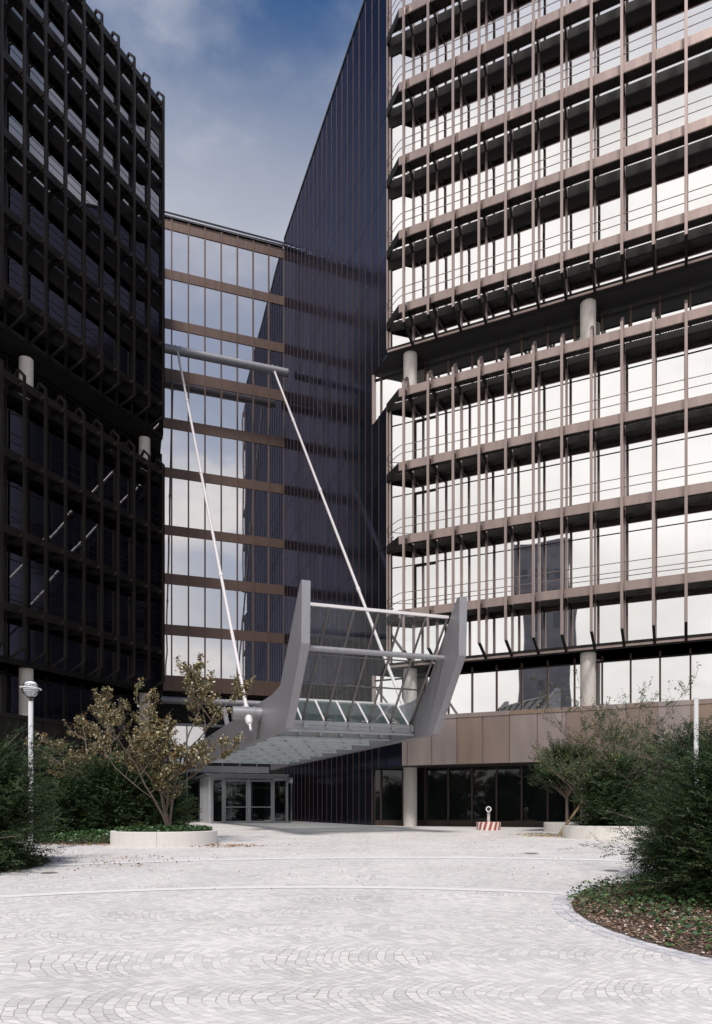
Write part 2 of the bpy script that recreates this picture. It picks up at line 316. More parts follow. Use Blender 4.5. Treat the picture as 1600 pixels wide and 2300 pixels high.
# ------------------------------------------------------------------ balconied office blocks
LOW = [10.72, 14.37, 18.01, 21.66]; UP = [25.81, 29.47, 33.11, 36.77, 40.42, 44.06]
def office(name, O, U, V, S, N, label, cat, far_cols, SZ=None, BZ='bronze', BP='bronze_panel'):
    """local u along the facade, v outwards, z up; S scales plan and height"""
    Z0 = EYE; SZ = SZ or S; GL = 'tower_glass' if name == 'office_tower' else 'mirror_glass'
    root = thing(name, (O[0], O[1], 0), label, cat)
    def W(u, v, z): return (O[0]+U[0]*u*S+V[0]*v*S, O[1]+U[1]*u*S+V[1]*v*S, z if abs(z) < 1e-9 else Z0+(z-Z0)*SZ)
    def box(mb, u0, u1, v0, v1, z0, z1):
        p = [W(u0, v0, z0), W(u1, v0, z0), W(u1, v1, z0), W(u0, v1, z0)]; q = [W(u0, v0, z1), W(u1, v0, z1), W(u1, v1, z1), W(u0, v1, z1)]
        if (p[1][0]-p[0][0])*(p[3][1]-p[0][1])-(p[1][1]-p[0][1])*(p[3][0]-p[0][0]) > 0: mb.hull8(p, q)
        else: mb.hull8(p[::-1], q[::-1])
    def poly(mb, pts, z0, z1):
        mb.prism([W(u, v, 0)[:2] for u, v in pts], W(0, 0, z0)[2] if z0 else 0.0, W(0, 0, z1)[2])
    UE = N*1.25+0.6; GV = -1.35; G2 = -2.66
    DU, DV = -0.712, -0.702
    def dpt(t, inn=0.0): return (-1.456+DU*t-DV*(-1)*inn*0+inn*0.70, GV+DV*t-inn*0.71)
    TE = 20.7/S
    # solid core by storey group
    core = MB()
    ends = [(UE, -20), (dpt(TE, .08)[0], -20)] if dpt(TE)[1] < -20 else [(UE, dpt(TE)[1]), dpt(TE, .08)]
    def corepoly(v):
        t = (GV-(v-0.07))/0.702
        c = dpt(t, 0.08)
        return [(c[0], v-0.07), (UE, v-0.07)]+ends
    for v, z0, z1 in ((G2, 0, 8.05), (GV, 8.06, 21.56), (G2, 21.57, 24.19), (GV, 24.20, 44.6)): poly(core, corepoly(v), z0, z1)
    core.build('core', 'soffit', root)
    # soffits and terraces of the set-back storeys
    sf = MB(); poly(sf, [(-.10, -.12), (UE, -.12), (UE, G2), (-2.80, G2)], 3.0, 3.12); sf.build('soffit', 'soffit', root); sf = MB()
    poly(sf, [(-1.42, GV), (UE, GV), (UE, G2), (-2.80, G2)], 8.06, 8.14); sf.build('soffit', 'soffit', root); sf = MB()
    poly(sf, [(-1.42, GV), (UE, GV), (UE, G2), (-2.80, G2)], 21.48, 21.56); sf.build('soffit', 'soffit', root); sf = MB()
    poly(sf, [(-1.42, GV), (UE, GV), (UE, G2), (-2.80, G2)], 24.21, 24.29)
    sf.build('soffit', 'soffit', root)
    # ---- windows
    bays = [(-1.20, 0.0)]+[(i*1.25, (i+1)*1.25) for i in range(N)]
    segs = [(8.36, 10.37, 'window'), (10.67, 14.02, 'window'), (14.32, 17.66, 'window'), (17.96, 21.31, 'window'),
            (24.51, 25.35, 'clerestory_window'), (25.76, 28.49, 'window'), (29.42, 32.13, 'window'), (33.06, 35.79, 'window'), (36.72, 39.44, 'window')]
    for z0, z1, nm in segs:
        for a, b in bays:
            t1, t2 = random.uniform(-.006, .006), random.uniform(-.005, .005); e = .01
            f = [W(a+.045, GV+e+t1, z0), W(b-.045, GV+e-t1, z0), W(b-.045, GV+e-t1+t2, z1), W(a+.045, GV+e+t1+t2, z1)]
            g = [W(a+.045, GV-.03, z0), W(b-.045, GV-.03, z0), W(b-.045, GV-.03, z1), W(a+.045, GV-.03, z1)]
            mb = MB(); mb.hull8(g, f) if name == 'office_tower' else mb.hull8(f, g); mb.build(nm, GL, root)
    mb = MB(); box(mb, -1.2, UE, GV-.02, GV+.01, 40.37, 43.08); box(mb, -1.2, UE, GV-.02, GV+.01, 44.01, 44.6); mb.build('top_glazing', GL, root)
    b2 = [(-2.72, -2.33)]+[(i*1.25+.17, (i+1)*1.25+.17) for i in range(-2, N)]
    for a, b in b2:
        mb = MB(); box(mb, a+.04, b-.04, G2-.02, G2+.01, 0.30, 2.99); mb.build('ground_window', 'dark_glass', root)
        mb = MB(); box(mb, a+.04, b-.04, G2-.02, G2+.01, 5.2, 8.05); mb.build('recessed_window', GL, root)
        mb = MB(); box(mb, a+.04, b-.04, G2-.02, G2+.01, 21.58, 24.2); mb.build('recessed_window', GL, root)
        mb = MB(); box(mb, a+.04, b-.04, G2-.03, G2+.03, 0.0, 0.29); mb.build('sill_panel', 'frame_brown', root)
    for i in range(-2, N+1):
        mb = MB(); box(mb, i*1.25+.13, i*1.25+.21, G2-.03, G2+.09, 0, 2.98); mb.build('mullion', 'frame_brown', root)
        mb = MB(); box(mb, i*1.25+.13, i*1.25+.21, G2-.03, G2+.09, 5.2, 8.05); mb.build('mullion', ('link_bronze' if BZ == 'bronze' else BZ), root)
        mb = MB(); box(mb, i*1.25+.13, i*1.25+.21, G2-.03, G2+.09, 21.58, 24.2); mb.build('mullion', ('link_bronze' if BZ == 'bronze' else BZ), root)
    for z in (7.75, 23.9):
        mb = MB(); box(mb, -2.75, UE, G2+.011, G2+.10, z, z+.06); mb.build('transom', 'dark_metal', root)
    for z0, z1 in ((5.2, 8.05), (21.58, 24.2)):
        mb = MB(); box(mb, -2.83, -2.68, G2-.05, G2+.12, z0, z1); mb.build('corner_mullion', BZ, root)
    # ---- mullions on the glass line
    for i in range(N+1):
        for z0, z1 in ((8.3, 21.4), (24.45, 44.6)):
            mb = MB(); box(mb, i*1.25-.05, i*1.25+.05, GV+.011, GV+.10, z0, z1); mb.build('mullion', BZ, root)
    for z0, z1 in ((8.3, 21.4), (24.45, 44.6)):
        mb = MB(); box(mb, -1.45, -1.37, GV-.05, GV+.12, z0, z1); box(mb, -1.34, -1.22, GV-.05, GV+.06, z0, z1); mb.build('corner_mullion', BZ, root)
    for z in (13.20, 16.83, 20.47):
        mb = MB(); box(mb, -1.2, UE, GV+.012, GV+.04, z, z+.035); mb.build('transom', 'dark_metal', root)
    # door leaves of the first bay behind the balcony
    for z in LOW[:3]:
        mb = MB(); box(mb, .06, 1.19, GV+.012, GV+.055, z+2.38, z+2.46); box(mb, .06, .14, GV+.012, GV+.055, z+.05, z+2.38); mb.build('balcony_door_frame', 'dark_metal', root)
    # ---- spandrels
    for z, h in [(z, .35) for z in LOW[:4]]+[(UP[0], .46)]+[(z, .98) for z in UP[1:]]:
        mb = MB(); box(mb, -1.42, UE, GV-.04, GV+.07, z-h, z-.05); mb.build('spandrel', 'dark_metal', root)
    # ---- edge beams below each block
    for z in (8.05, 24.20):
        mb = MB(); poly(mb, [(-1.46, GV+.02), (-1.36, GV+.10), (UE, GV+.10), (UE, GV+.02)], z-.01, z+.30)
        b = mb.build('edge_beam', 'dark_metal', root)
        mb = MB(); box(mb, -1.38, UE, GV+.101, GV+.16, z+.05, z+.15); mb.build('trim_strip', BZ, b)
    # ---- balconies
    for z in LOW+UP:
        mb = MB(); poly(mb, [(-.39, -.33), (-.39, -.27), (UE, -.27), (UE, -.33)], z-.40, z)
        bal = mb.build('balcony', BZ, root)
        mb = MB(); poly(mb, [(-.395, -.335), (-.395, -.27), (-1.46, -1.25), (-1.46, -1.32)], z-.42, z-.0); mb.build('end_fascia', 'dark_metal', bal)
        mb = MB(); poly(mb, [(-.36, -.34), (UE, -.34), (UE, -1.06), (-1.16, -1.06)], z-.16, z-.10); mb.build('deck', 'soffit', bal)
        mb = MB()
        k = 0
        while k*0.05 < UE: 
            if k % 2 == 0: box(mb, k*.05, k*.05+.03, -1.04, -.36, z-.20, z-.161)
            k += 1
        mb.build('grating', 'grating', bal)
        for i in range(N+1):
            mb = MB(); u = i*1.25; w = .035
            a = [W(u-w, -.03, z-.36), W(u+w, -.03, z-.36), W(u+w, -1.33, z-.55), W(u-w, -1.33, z-.55)]
            b = [W(u-w, -.03, z-.205), W(u+w, -.03, z-.205), W(u+w, -1.33, z-.205), W(u-w, -1.33, z-.205)]
            mb.hull8(a, b); mb.build('bracket', 'dark_metal', bal)
        if z > 43 or z == LOW[3]: continue
        for h in (.85, .45):
            mb = MB()
            if h == .85: pts = [W(UE, -.34, z+h), W(-.30, -.34, z+h), W(-.55, -.45, z+h-.02), W(-1.32, -1.05, z+h-.04), W(-1.38, -1.18, z+h-.18), W(-1.30, -1.26, z+h-.40), W(-1.1, -1.28, z+h-.42)]
            else: pts = [W(UE, -.34, z+h), W(-.30, -.34, z+h), W(-.55, -.45, z+h-.02), W(-1.28, -1.0, z+h-.04), W(-1.3, -1.1, z+h-.16), W(-1.2, -1.15, z+h-.40)]
            mb.tube(pts, .018, 6); mb.build('handrail', BZ, bal)
    # ---- outer posts with bent ends
    for i in range(N+1):
        u = i*1.25; w = .058
        for z0, z1, zb, top in ((8.6, 21.75, 8.12, True), (24.62, 44.1, 24.26, True)):
            mb = MB(); box(mb, u-w, u+w, -.02, .10, z0, z1)
            def sl(v0, za, v1, zb_, th=.11):
                d = Vector((v1-v0, zb_-za)).normalized(); n = Vector((-d.y, d.x))*th/2
                q = [(v0+n.x, za+n.y), (v1+n.x, zb_+n.y), (v1-n.x, zb_-n.y), (v0-n.x, za-n.y)]
                mb.hull8([W(u-w, a, b) for a, b in q][::-1], [W(u+w, a, b) for a, b in q][::-1])
            pst = mb
            sl(.04, z1-.02, -.38, z1+.40); sl(-.38, z1+.40, -.80, z1-.2)
            mb.build('post', BZ, root)
            mb = MB(); sl(.04, z0+.03, -1.28, zb, .10); mb.build('post_foot', 'dark_metal', root)
    # ---- parapet band over the ground floor
    for i in range(N+1):
        a = -.12 if i == 0 else i*1.25-1.25+.33-.15; b = i*1.25+.33-.15
        mb = MB(); box(mb, a+.02, b-.03, -.10, .02, 3.0, 5.17); mb.build('band_panel', BP, root)
        mb = MB(); box(mb, b-.029, b+.019, -.10, -.03, 2.99, 5.17); mb.build('joint_strip', BZ, root)
        mb = MB(); box(mb, a+.004, b-.004, -.5, .05, 5.18, 5.38); mb.build('coping', BP, root)
    mb = MB(); poly(mb, [(-.10, -.5), (UE, -.5), (UE, G2), (-2.80, G2)], 5.14, 5.19)
    mb.build('terrace', 'grating', root)
    mb = MB(); poly(mb, [(-.12, 0), (-.06, -.1), (-2.78, -2.72), (-2.83, -2.66)], 2.99, 5.38); mb.build('band_return', 'navy_panel', root)
    # ---- columns
    for k in far_cols:
        c = W(-.36+8.75*k, -1.80, 0)
        mb = MB(); mb.lathe([(0.35*S, 0.0), (0.35*S, 24.25*S)], c, 28); mb.build('column', 'concrete', root)
    return root, W, dpt, TE, poly, box
rU = Vector((0.906, -0.423)).normalized(); rV = (rU.y, -rU.x)
right, rW, rd, rTE, rpoly, rbox = office('office_building', (2.35, 34.8), tuple(rU), rV, 1.0, 12,
    'bronze office building on the right with rows of balconies, thin posts and bright mirrored windows', 'building', (0, 1))
# dark side wall of the right building: gloss panels, light ribs, dark joints
def side_wall():
    mb = MB(); ribs = MB()
    P0 = Vector(rW(*rd(0), 1)[:2]); P1 = Vector((-5.6, 56.05)); d = (P1-P0); Lw = d.length; d.normalize(); n = Vector((-d.y, d.x))
    if n.x > 0: n = -n
    lv = [0.0, 2.99, 5.38, 8.05, 10.75, 14.37, 17.98, 21.6, 24.2, 25.7, 29.3, 32.95, 36.6, 40.2, 43.8, 45.6]
    nb = 21; w = Lw/nb; prs = []
    def q(t, o): p = P0+d*t+n*o; return (p.x, p.y)
    for j in range(len(lv)-1):
        z0, z1 = lv[j], lv[j+1]
        notch = (z1 <= 3.0) or (5.3 < z0 < 8.0) or (z0 in (21.6,))
        for i in range(nb):
            t0, t1 = i*w, (i+1)*w
            if notch and i < 2: continue
            mb.prism([q(t0+.012, .05), q(t1-.012, .05), q(t1-.012, -.04), q(t0+.012, -.04)], z0+.02, z1-.02)
    wl = mb.build('side_wall', 'navy_panel', right)
    for i in range(1, nb+1):
        segs = [(0, 45.6)] if i >= 2 else [(3.0, 5.38), (8.05, 21.6), (24.2, 45.6)]
        for a, b in segs:
            r = MB(); t = i*w; r.prism([q(t-.010, .075), q(t+.010, .075), q(t+.010, .02), q(t-.010, .02)], a, b); r.build('rib', 'link_bronze', wl)
    # body of the building behind the wall and a roof edge
    bk = MB(); e = P1-n*14; s = P0-n*14
    bk.prism([q(1.95, -.05), q(Lw-.02, -.05), q(Lw-.02, -9), q(9, -9)], 0, 45.4); bk.build('rear_body', 'soffit', right)
    bk = MB(); bk.prism([q(-.0, .09), q(Lw, .09), q(Lw, -.3), q(0, -.3)], 45.62, 45.8); bk.build('parapet_cap', 'dark_metal', right)
    bk = MB(); p = rW(-1.40, -1.42, 0); a = rW(15.6, -1.42, 0); b = rW(15.6, -14, 0); c = rW(-14, -14, 0)
    bk.prism([p[:2], a[:2], b[:2], c[:2]], 44.61, 45.5); bk.build('roof', 'dark_metal', right)
side_wall()
tU = Vector((-0.436, -0.90)).normalized(); tV = (-tU.y, tU.x)
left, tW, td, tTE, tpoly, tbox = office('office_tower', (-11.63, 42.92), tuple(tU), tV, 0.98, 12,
    'near-black tower on the left with stepped bent posts along its roof edge, in shade', 'building', (0, 1), 0.994, 'shaded_bronze', 'shaded_bronze')

# ------------------------------------------------------------------ link building between the two blocks
eM = Vector((0.9467, 0.3226)); nM = Vector((0.3226, -0.9467))
M0 = Vector((-0.25875*53.3, 53.3)); PM = 1.2272
link = thing('link_building', (M0.x, M0.y, 0), 'brown banded glass building bridging the gap between the dark tower and the navy wall', 'building')
def mp_(s, o=0.0):
    p = M0+eM*s+nM*o; return (p.x, p.y)
def mbox(mb, s0, s1, o0, o1, z0, z1): mb.prism([mp_(s0, o0), mp_(s1, o0), mp_(s1, o1), mp_(s0, o1)], z0, z1); return mb
bands = [(44.95, 44.2), (41.2, 40.52), (37.5, 36.8), (33.8, 32.98), (30.1, 29.35), (26.4, 25.7), (22.1, 21.4), (18.5, 17.72), (14.7, 13.92), (10.9, 9.75)]
SR = 7*PM-.02
for a, b in bands: mbox(MB(), -4.9, SR, .06, -.1, b, a).build('band', 'link_bronze', link)
for j in range(len(bands)-1):
    for i in range(-4, 7):
        mbox(MB(), i*PM+.05, (i+1)*PM-.05, 0.0, -.05, bands[j+1][0], bands[j][1]).build('window', 'link_glass', link)
for i in range(-4, 7): mbox(MB(), i*PM-.045, i*PM+.045, .14, .061 if False else -.08, 9.75, 44.95).build('mullion', 'link_bronze', link)
mbox(MB(), SR-.02, SR+.26, .16, -.2, 9.75, 45.1).build('end_post', 'link_bronze', link)
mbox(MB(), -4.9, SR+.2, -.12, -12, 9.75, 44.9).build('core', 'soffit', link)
mb = MB(); mb.tube([(*mp_(-4.9, .16), 45.15), (*mp_(SR, .16), 45.15)], .09, 8); mb.build('roof_rail', 'steel', link)
mbox(MB(), -4.9, SR, .05, -.4, 45.3, 45.5).build('roof_edge', 'dark_metal', link)
mb = MB(); mb.tube([(*mp_(-5, .7), 8.95), (*mp_(7.6, .7), 8.95)], .27, 16); mb.build('pipe', 'tube_grey', link)
# hall below it
hall = thing('entrance_hall', (*mp_(2, -3), 0), 'recessed glass hall under the brown banded building, behind the small brown-leaved tree', 'building')
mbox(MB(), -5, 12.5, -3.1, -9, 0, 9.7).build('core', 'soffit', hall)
for i in range(-3, 6):
    if i < 2: mbox(MB(), i*1.4+.05, i*1.4+1.35, -3.0, -3.05, 4.4, 7.5).build('upper_window', 'link_glass', hall)
    mbox(MB(), i*1.4+.05, i*1.4+1.35, -3.0, -3.05, 0.15, 3.85).build('lower_window', 'dark_glass', hall)
    mbox(MB(), i*1.4-.045, i*1.4+.045, -2.9, -3.08, 0, 7.6).build('mullion', 'frame_grey', hall)
mbox(MB(), -5, 8.0, -2.92, -3.07, 3.86, 4.38).build('transom', 'frame_grey', hall)
mbox(MB(), -5, 8.0, -2.93, -3.07, 5.85, 5.92).build('glazing_bar', 'frame_grey', hall)
mbox(MB(), -5, 8.0, -2.9, -3.07, 7.5, 7.7).build('head', 'frame_grey', hall)

# ------------------------------------------------------------------ entrance vestibule
V0 = Vector((-8.9, 44.0)); dB = Vector((-0.348, 0.9375))
ves = thing('entrance_vestibule', (V0.x, V0.y, 0), 'grey framed glass doors with pull bars under the canopy', 'entrance')
def vp(s, b=0.0): p = V0+eM*s+dB*b; return (p.x, p.y)
def vbox(mb, s0, s1, b0, b1, z0, z1): mb.prism([vp(s0, b0), vp(s1, b0), vp(s1, b1), vp(s0, b1)], z0, z1); return mb
FW = 4.95   # front width
edges = [0, .70, 2.27, 3.85, 4.75]
vbox(MB(), -.05, 4.85, -.02, .12, 2.80, 3.0).build('header', 'frame_grey', ves)
rf = MB(); rf.prism([vp(-.3, .1), vp(4.9, .1), vp(4.9, 4.4), vp(6.3, 4.4), vp(6.3, 9.5), vp(-.3, 9.5)], 3.01, 3.12); rf.build('roof', 'frame_grey', ves)
for k, s in enumerate(edges): vbox(MB(), s-.06, s+.06, -.03, .10, 0, 2.8).build('frame', 'frame_grey', ves)
for k in range(4):
    a, b = edges[k]+.06, edges[k+1]-.06
    if k in (1, 2):
        fr = MB(); vbox(fr, a+.01, a+.10, 0, .06, .02, 2.74); vbox(fr, b-.10, b-.01, 0, .06, .02, 2.74); vbox(fr, a+.10, b-.10, 0, .06, 2.62, 2.74); vbox(fr, a+.10, b-.10, 0, .06, .02, .14)
        dr = fr.build('door', 'frame_grey', ves)
        vbox(MB(), a+.10, b-.10, .025, .035, .14, 2.62).build('pane', 'door_glass', dr)
        mb = MB(); mb.tube([(*vp(a+.08, -.07), 1.02), (*vp(b-.08, -.07), 1.02)], .022, 8); mb.build('pull_bar', 'steel', dr)
    else:
        fr = MB(); vbox(fr, a, b, 0, .06, .02, .12); vbox(fr, a, b, 0, .06, 2.7, 2.78); vbox(fr, a, a+.03, 0, .06, .12, 2.7); vbox(fr, b-.03, b, 0, .06, .12, 2.7); f = fr.build('side_light', 'frame_grey', ves)
        vbox(MB(), a, b, .025, .035, .12, 2.70).build('pane', 'door_glass', f)
# inner set of doors
for s in (0.3, 1.6, 1.75, 3.0, 3.15, 4.6): vbox(MB(), s-.05, s+.05, 3.0, 3.08, 0, 2.9).build('inner_frame', 'frame_grey', ves)
vbox(MB(), 0.2, 4.7, 3.0, 3.08, 2.3, 2.38).build('inner_rail', 'frame_grey', ves)
vbox(MB(), 0.1, 4.8, 6.5, 6.6, 0, 3.0).build('inner_wall', 'dark_recess', ves)
# ribbed flank on the left and the narrow bay on the right
mb = MB()
for k in range(8): vbox(mb, -.12, -.02, .25+k*.55, .25+k*.55+.24, 0, 3.0)
vbox(mb, -.02, .04, .12, 4.6, 0, 3.0); mb.build('ribbed_flank', 'canopy_beam', ves)
vbox(MB(), 4.80, 4.86, .12, 4.6, 0.12, 2.8).build('flank_glass', 'door_glass', ves)
vbox(MB(), 4.86, 6.30, 4.4, 4.55, 2.72, 3.0).build('bay_header', 'canopy_beam', ves)
for s in (4.92, 5.22, 6.22): vbox(MB(), s-.05, s+.05, 4.4, 4.52, 0, 2.72).build('bay_frame', 'frame_grey', ves)
for a, b in ((4.97, 5.17), (5.27, 6.17)): vbox(MB(), a, b, 4.45, 4.46, .08, 2.72).build('bay_pane', 'dark_glass', ves)

# ------------------------------------------------------------------ canopy
can = thing('entrance_canopy', (-2.5, 27, 3.7), 'grey steel and glass entrance canopy between two upswept side plates, hung on white rods', 'canopy')
F0 = Vector((-2.545, 25.6)); fD = Vector((-0.3478, 0.9375)); TH = 0.30; WF = 5.80
def fp(Y, off=0.0):      # point on left plate's outer plane at depth Y, off to the right
    x = F0.x+(Y-F0.y)*fD.x/fD.y
    p = Vector((x, Y))+eM*off; return (p.x, p.y)
prof = [(25.6, 3.76), (23.62, 6.36), (23.55, 8.44), (23.75, 8.46), (26.3, 5.42), (27.5, 5.28), (49.5, 5.2), (50.5, 4.3), (50.5, 3.76)]
for off in (0.0, WF):
    mb = MB(); n = len(prof)
    a = [(*fp(Y, off), z) for Y, z in prof]; b = [(*fp(Y, off+TH), z) for Y, z in prof]
    mb.add(a+b, [tuple(range(n-1, -1, -1)), tuple(range(n, 2*n))]+[(i, (i+1) % n, n+(i+1) % n, n+i) for i in range(n)])
    pl = mb.build('side_plate', 'canopy_grey', can)
    bv = pl.modifiers.new('bevel', 'BEVEL'); bv.width = .012; bv.segments = 2
def cpt(Y, s, z):        # Y depth measured on left plate, s distance from its inner face
    return (*fp(Y, TH+s), z)
IW = WF-TH
def cbox(mb, Y0, Y1, s0, s1, z0, z1): mb.prism([fp(Y0, TH+s0), fp(Y0, TH+s1), fp(Y1, TH+s1), fp(Y1, TH+s0)], z0, z1); return mb
# front glazing leaning forward
GB = (27.45, 4.36); GT = (24.35, 7.86)
bars_s = [IW*(k+.0)/6 for k in range(7)]; bars_s[0] = .06; bars_s[-1] = IW-.06
for s in bars_s:
    mb = MB(); mb.bar(cpt(GB[0], s, GB[1]), cpt(GT[0], s, GT[1]), .075, .12, Vector((0, 1, 0))); mb.build('glazing_bar', 'bar_grey', can)
def glaze(Ya, za, Yb, zb, s0, s1, nm, mat):
    n = Vector((zb-za, -(Yb-Ya))).normalized()*.008
    a = [cpt(Ya+n.x, s0, za+n.y), cpt(Ya+n.x, s1, za+n.y), cpt(Yb+n.x, s1, zb+n.y), cpt(Yb+n.x, s0, zb+n.y)]
    b = [cpt(Ya-n.x, s0, za-n.y), cpt(Ya-n.x, s1, za-n.y), cpt(Yb-n.x, s1, zb-n.y), cpt(Yb-n.x, s0, zb-n.y)]
    mb = MB(); mb.hull8(a, b); return mb.build(nm, mat, can)
def lerp(t): return (GB[0]+(GT[0]-GB[0])*t, GB[1]+(GT[1]-GB[1])*t)
tm = .345
for i in range(6):
    for t0, t1 in ((0.01, tm-.01), (tm+.01, .60), (.615, .995)):
        A, B = lerp(t0), lerp(t1); glaze(A[0], A[1], B[0], B[1], bars_s[i]+.045, bars_s[i+1]-.045, 'glass_pane', 'clear_glass')
for t, w in ((tm, .05), (.607, .035)):
    A = lerp(t); mb = MB(); mb.bar(cpt(A[0]-.03, .02, A[1]), cpt(A[0]-.03, IW-.02, A[1]), w, .05); mb.build('cross_bar', 'bar_grey', can)
mb = MB(); mb.bar(cpt(GT[0], .02, GT[1]+.05), cpt(GT[0], IW-.02, GT[1]+.05), .12, .10); mb.build('top_rail', 'rod_white', can)
mb = MB(); mb.tube([cpt(24.75, -.02, 6.50), cpt(24.75, IW+.02, 6.50)], .10, 16); mb.build('cross_tube', 'canopy_grey', can)
# gutter beam and transverse beams with cleats
ys = [27.30]+[27.30+(i+1)*2.27 for i in range(8)]
for i, y in enumerate(ys):
    mb = MB(); cbox(mb, y-.06, y+.10, .02, IW-.02, 3.90, 4.22)
    if i == 0: cbox(mb, y-.10, y-.061, .0+.02, IW-.02, 4.14, 4.30)
    cbox(mb, y-.16, y-.062, .02, IW-.02, 3.86, 3.92)
    be = mb.build('cross_beam', 'canopy_beam', can)
    for k in range(6 if i else 7):
        s = (k+.5)*IW/6 if i else bars_s[k]
        s = min(max(s, .1), IW-.1)
        mb = MB(); cbox(mb, y-.19, y-.161, s-.05, s+.05, 3.98 if i else 4.02, 4.24); mb.build('cleat', 'canopy_beam', be)
for i in range(len(ys)-1):
    y0, y1 = ys[i]+.11, ys[i+1]-.07
    mb = MB(); cbox(mb, y0, y1, .02, IW-.02, 4.225, 4.245); mb.build('roof_pane', 'roof_glass', can)
# upstand glazing rising to the rear of the gutter
for k in range(7):
    s = bars_s[k] if k < 6 else IW-.06
    mb = MB(); mb.bar(cpt(27.55, s+.02, 4.32), cpt(28.75, s+.02, 5.35), .07, .09, Vector((0, 1, 0))); mb.build('upstand_bar', 'rod_white', can)
for i in range(6): glaze(27.58, 4.36, 28.72, 5.33, bars_s[i]+.06, bars_s[i+1]-.03, 'upstand_pane', 'roof_glass')
mb = MB(); mb.bar(cpt(28.78, .02, 5.38), cpt(28.78, IW-.02, 5.38), .07, .07); mb.build('upstand_rail', 'rod_white', can)
# through tube, collars, rods and the tube they hang from
TY = 29.35; TZ = 4.78
pL = Vector((*fp(TY, -1.15), TZ)); pR = Vector((*fp(TY, WF+TH+1.15), TZ)); ax = Vector((eM.x, eM.y, 0))
mb = MB(); mb.tube([pL, pR], .275, 24); tb = mb.build('carrying_tube', 'canopy_grey', can)
rodp = []
for c, sgn in ((pL+ax*.62, 1), (pR-ax*.62, -1)):
    for o in (-.24, .24):
        mb = MB(); mb.tube([c+ax*(o-.03), c+ax*(o+.03)], .305, 24); mb.build('collar', 'canopy_grey', tb)
    rodp.append(c)
HT0 = Vector((*mp_(-.9, 2.2), 33.9)); HT1 = Vector((*mp_(8.35, 2.2), 33.9))
mb = MB(); mb.tube([HT0, HT1], .30, 20); ht = mb.build('hanger_tube', 'tube_grey', can)
def hp(px):
    r = (px-800)/1600; p = Vector(mp_(0, 2.2)); s = (r*p.y-p.x)/(eM.x-r*eM.y); q = p+eM*s; return Vector((q.x, q.y, 33.9))
for c, px in zip(rodp, (399, 616)):
    top = hp(px); d = (c-top).normalized(); end = c+d*.95
    mb = MB(); mb.tube([top, c+d*.15], .078, 12); rod = mb.build('tie_rod', 'rod_white', can)
    for t in (.22, .47, .74):
        p = top+(c-top)*t; mb = MB(); mb.tube([p-d*.16, p+d*.16], .105, 12); mb.build('coupling', 'rod_white', rod)
    mb = MB(); mb.tube([c-d*.45, c-d*.25, c-d*.24], [.11, .11, .13], 12); mb.tube([c+d*.22, c+d*.42, c+d*.50, c+d*.60], [.16, .16, .15, .10], 14)
    mb.tube([c+d*.60, end], .055, 10); mb.build('anchor', 'rod_white', rod)
    mb = MB()
    for o in (-.17, .17): mb.tube([top+ax*(o-.03), top+ax*(o+.03)], .335, 20)
    mb.build('clamp', 'tube_grey', ht)
mb = MB(); p = Vector((*fp(37.0, .1), 5.2)); mb.bar(p, p+Vector((-.25, .3, 1.0)), .22, .10); mb.build('strut', 'canopy_grey', can)

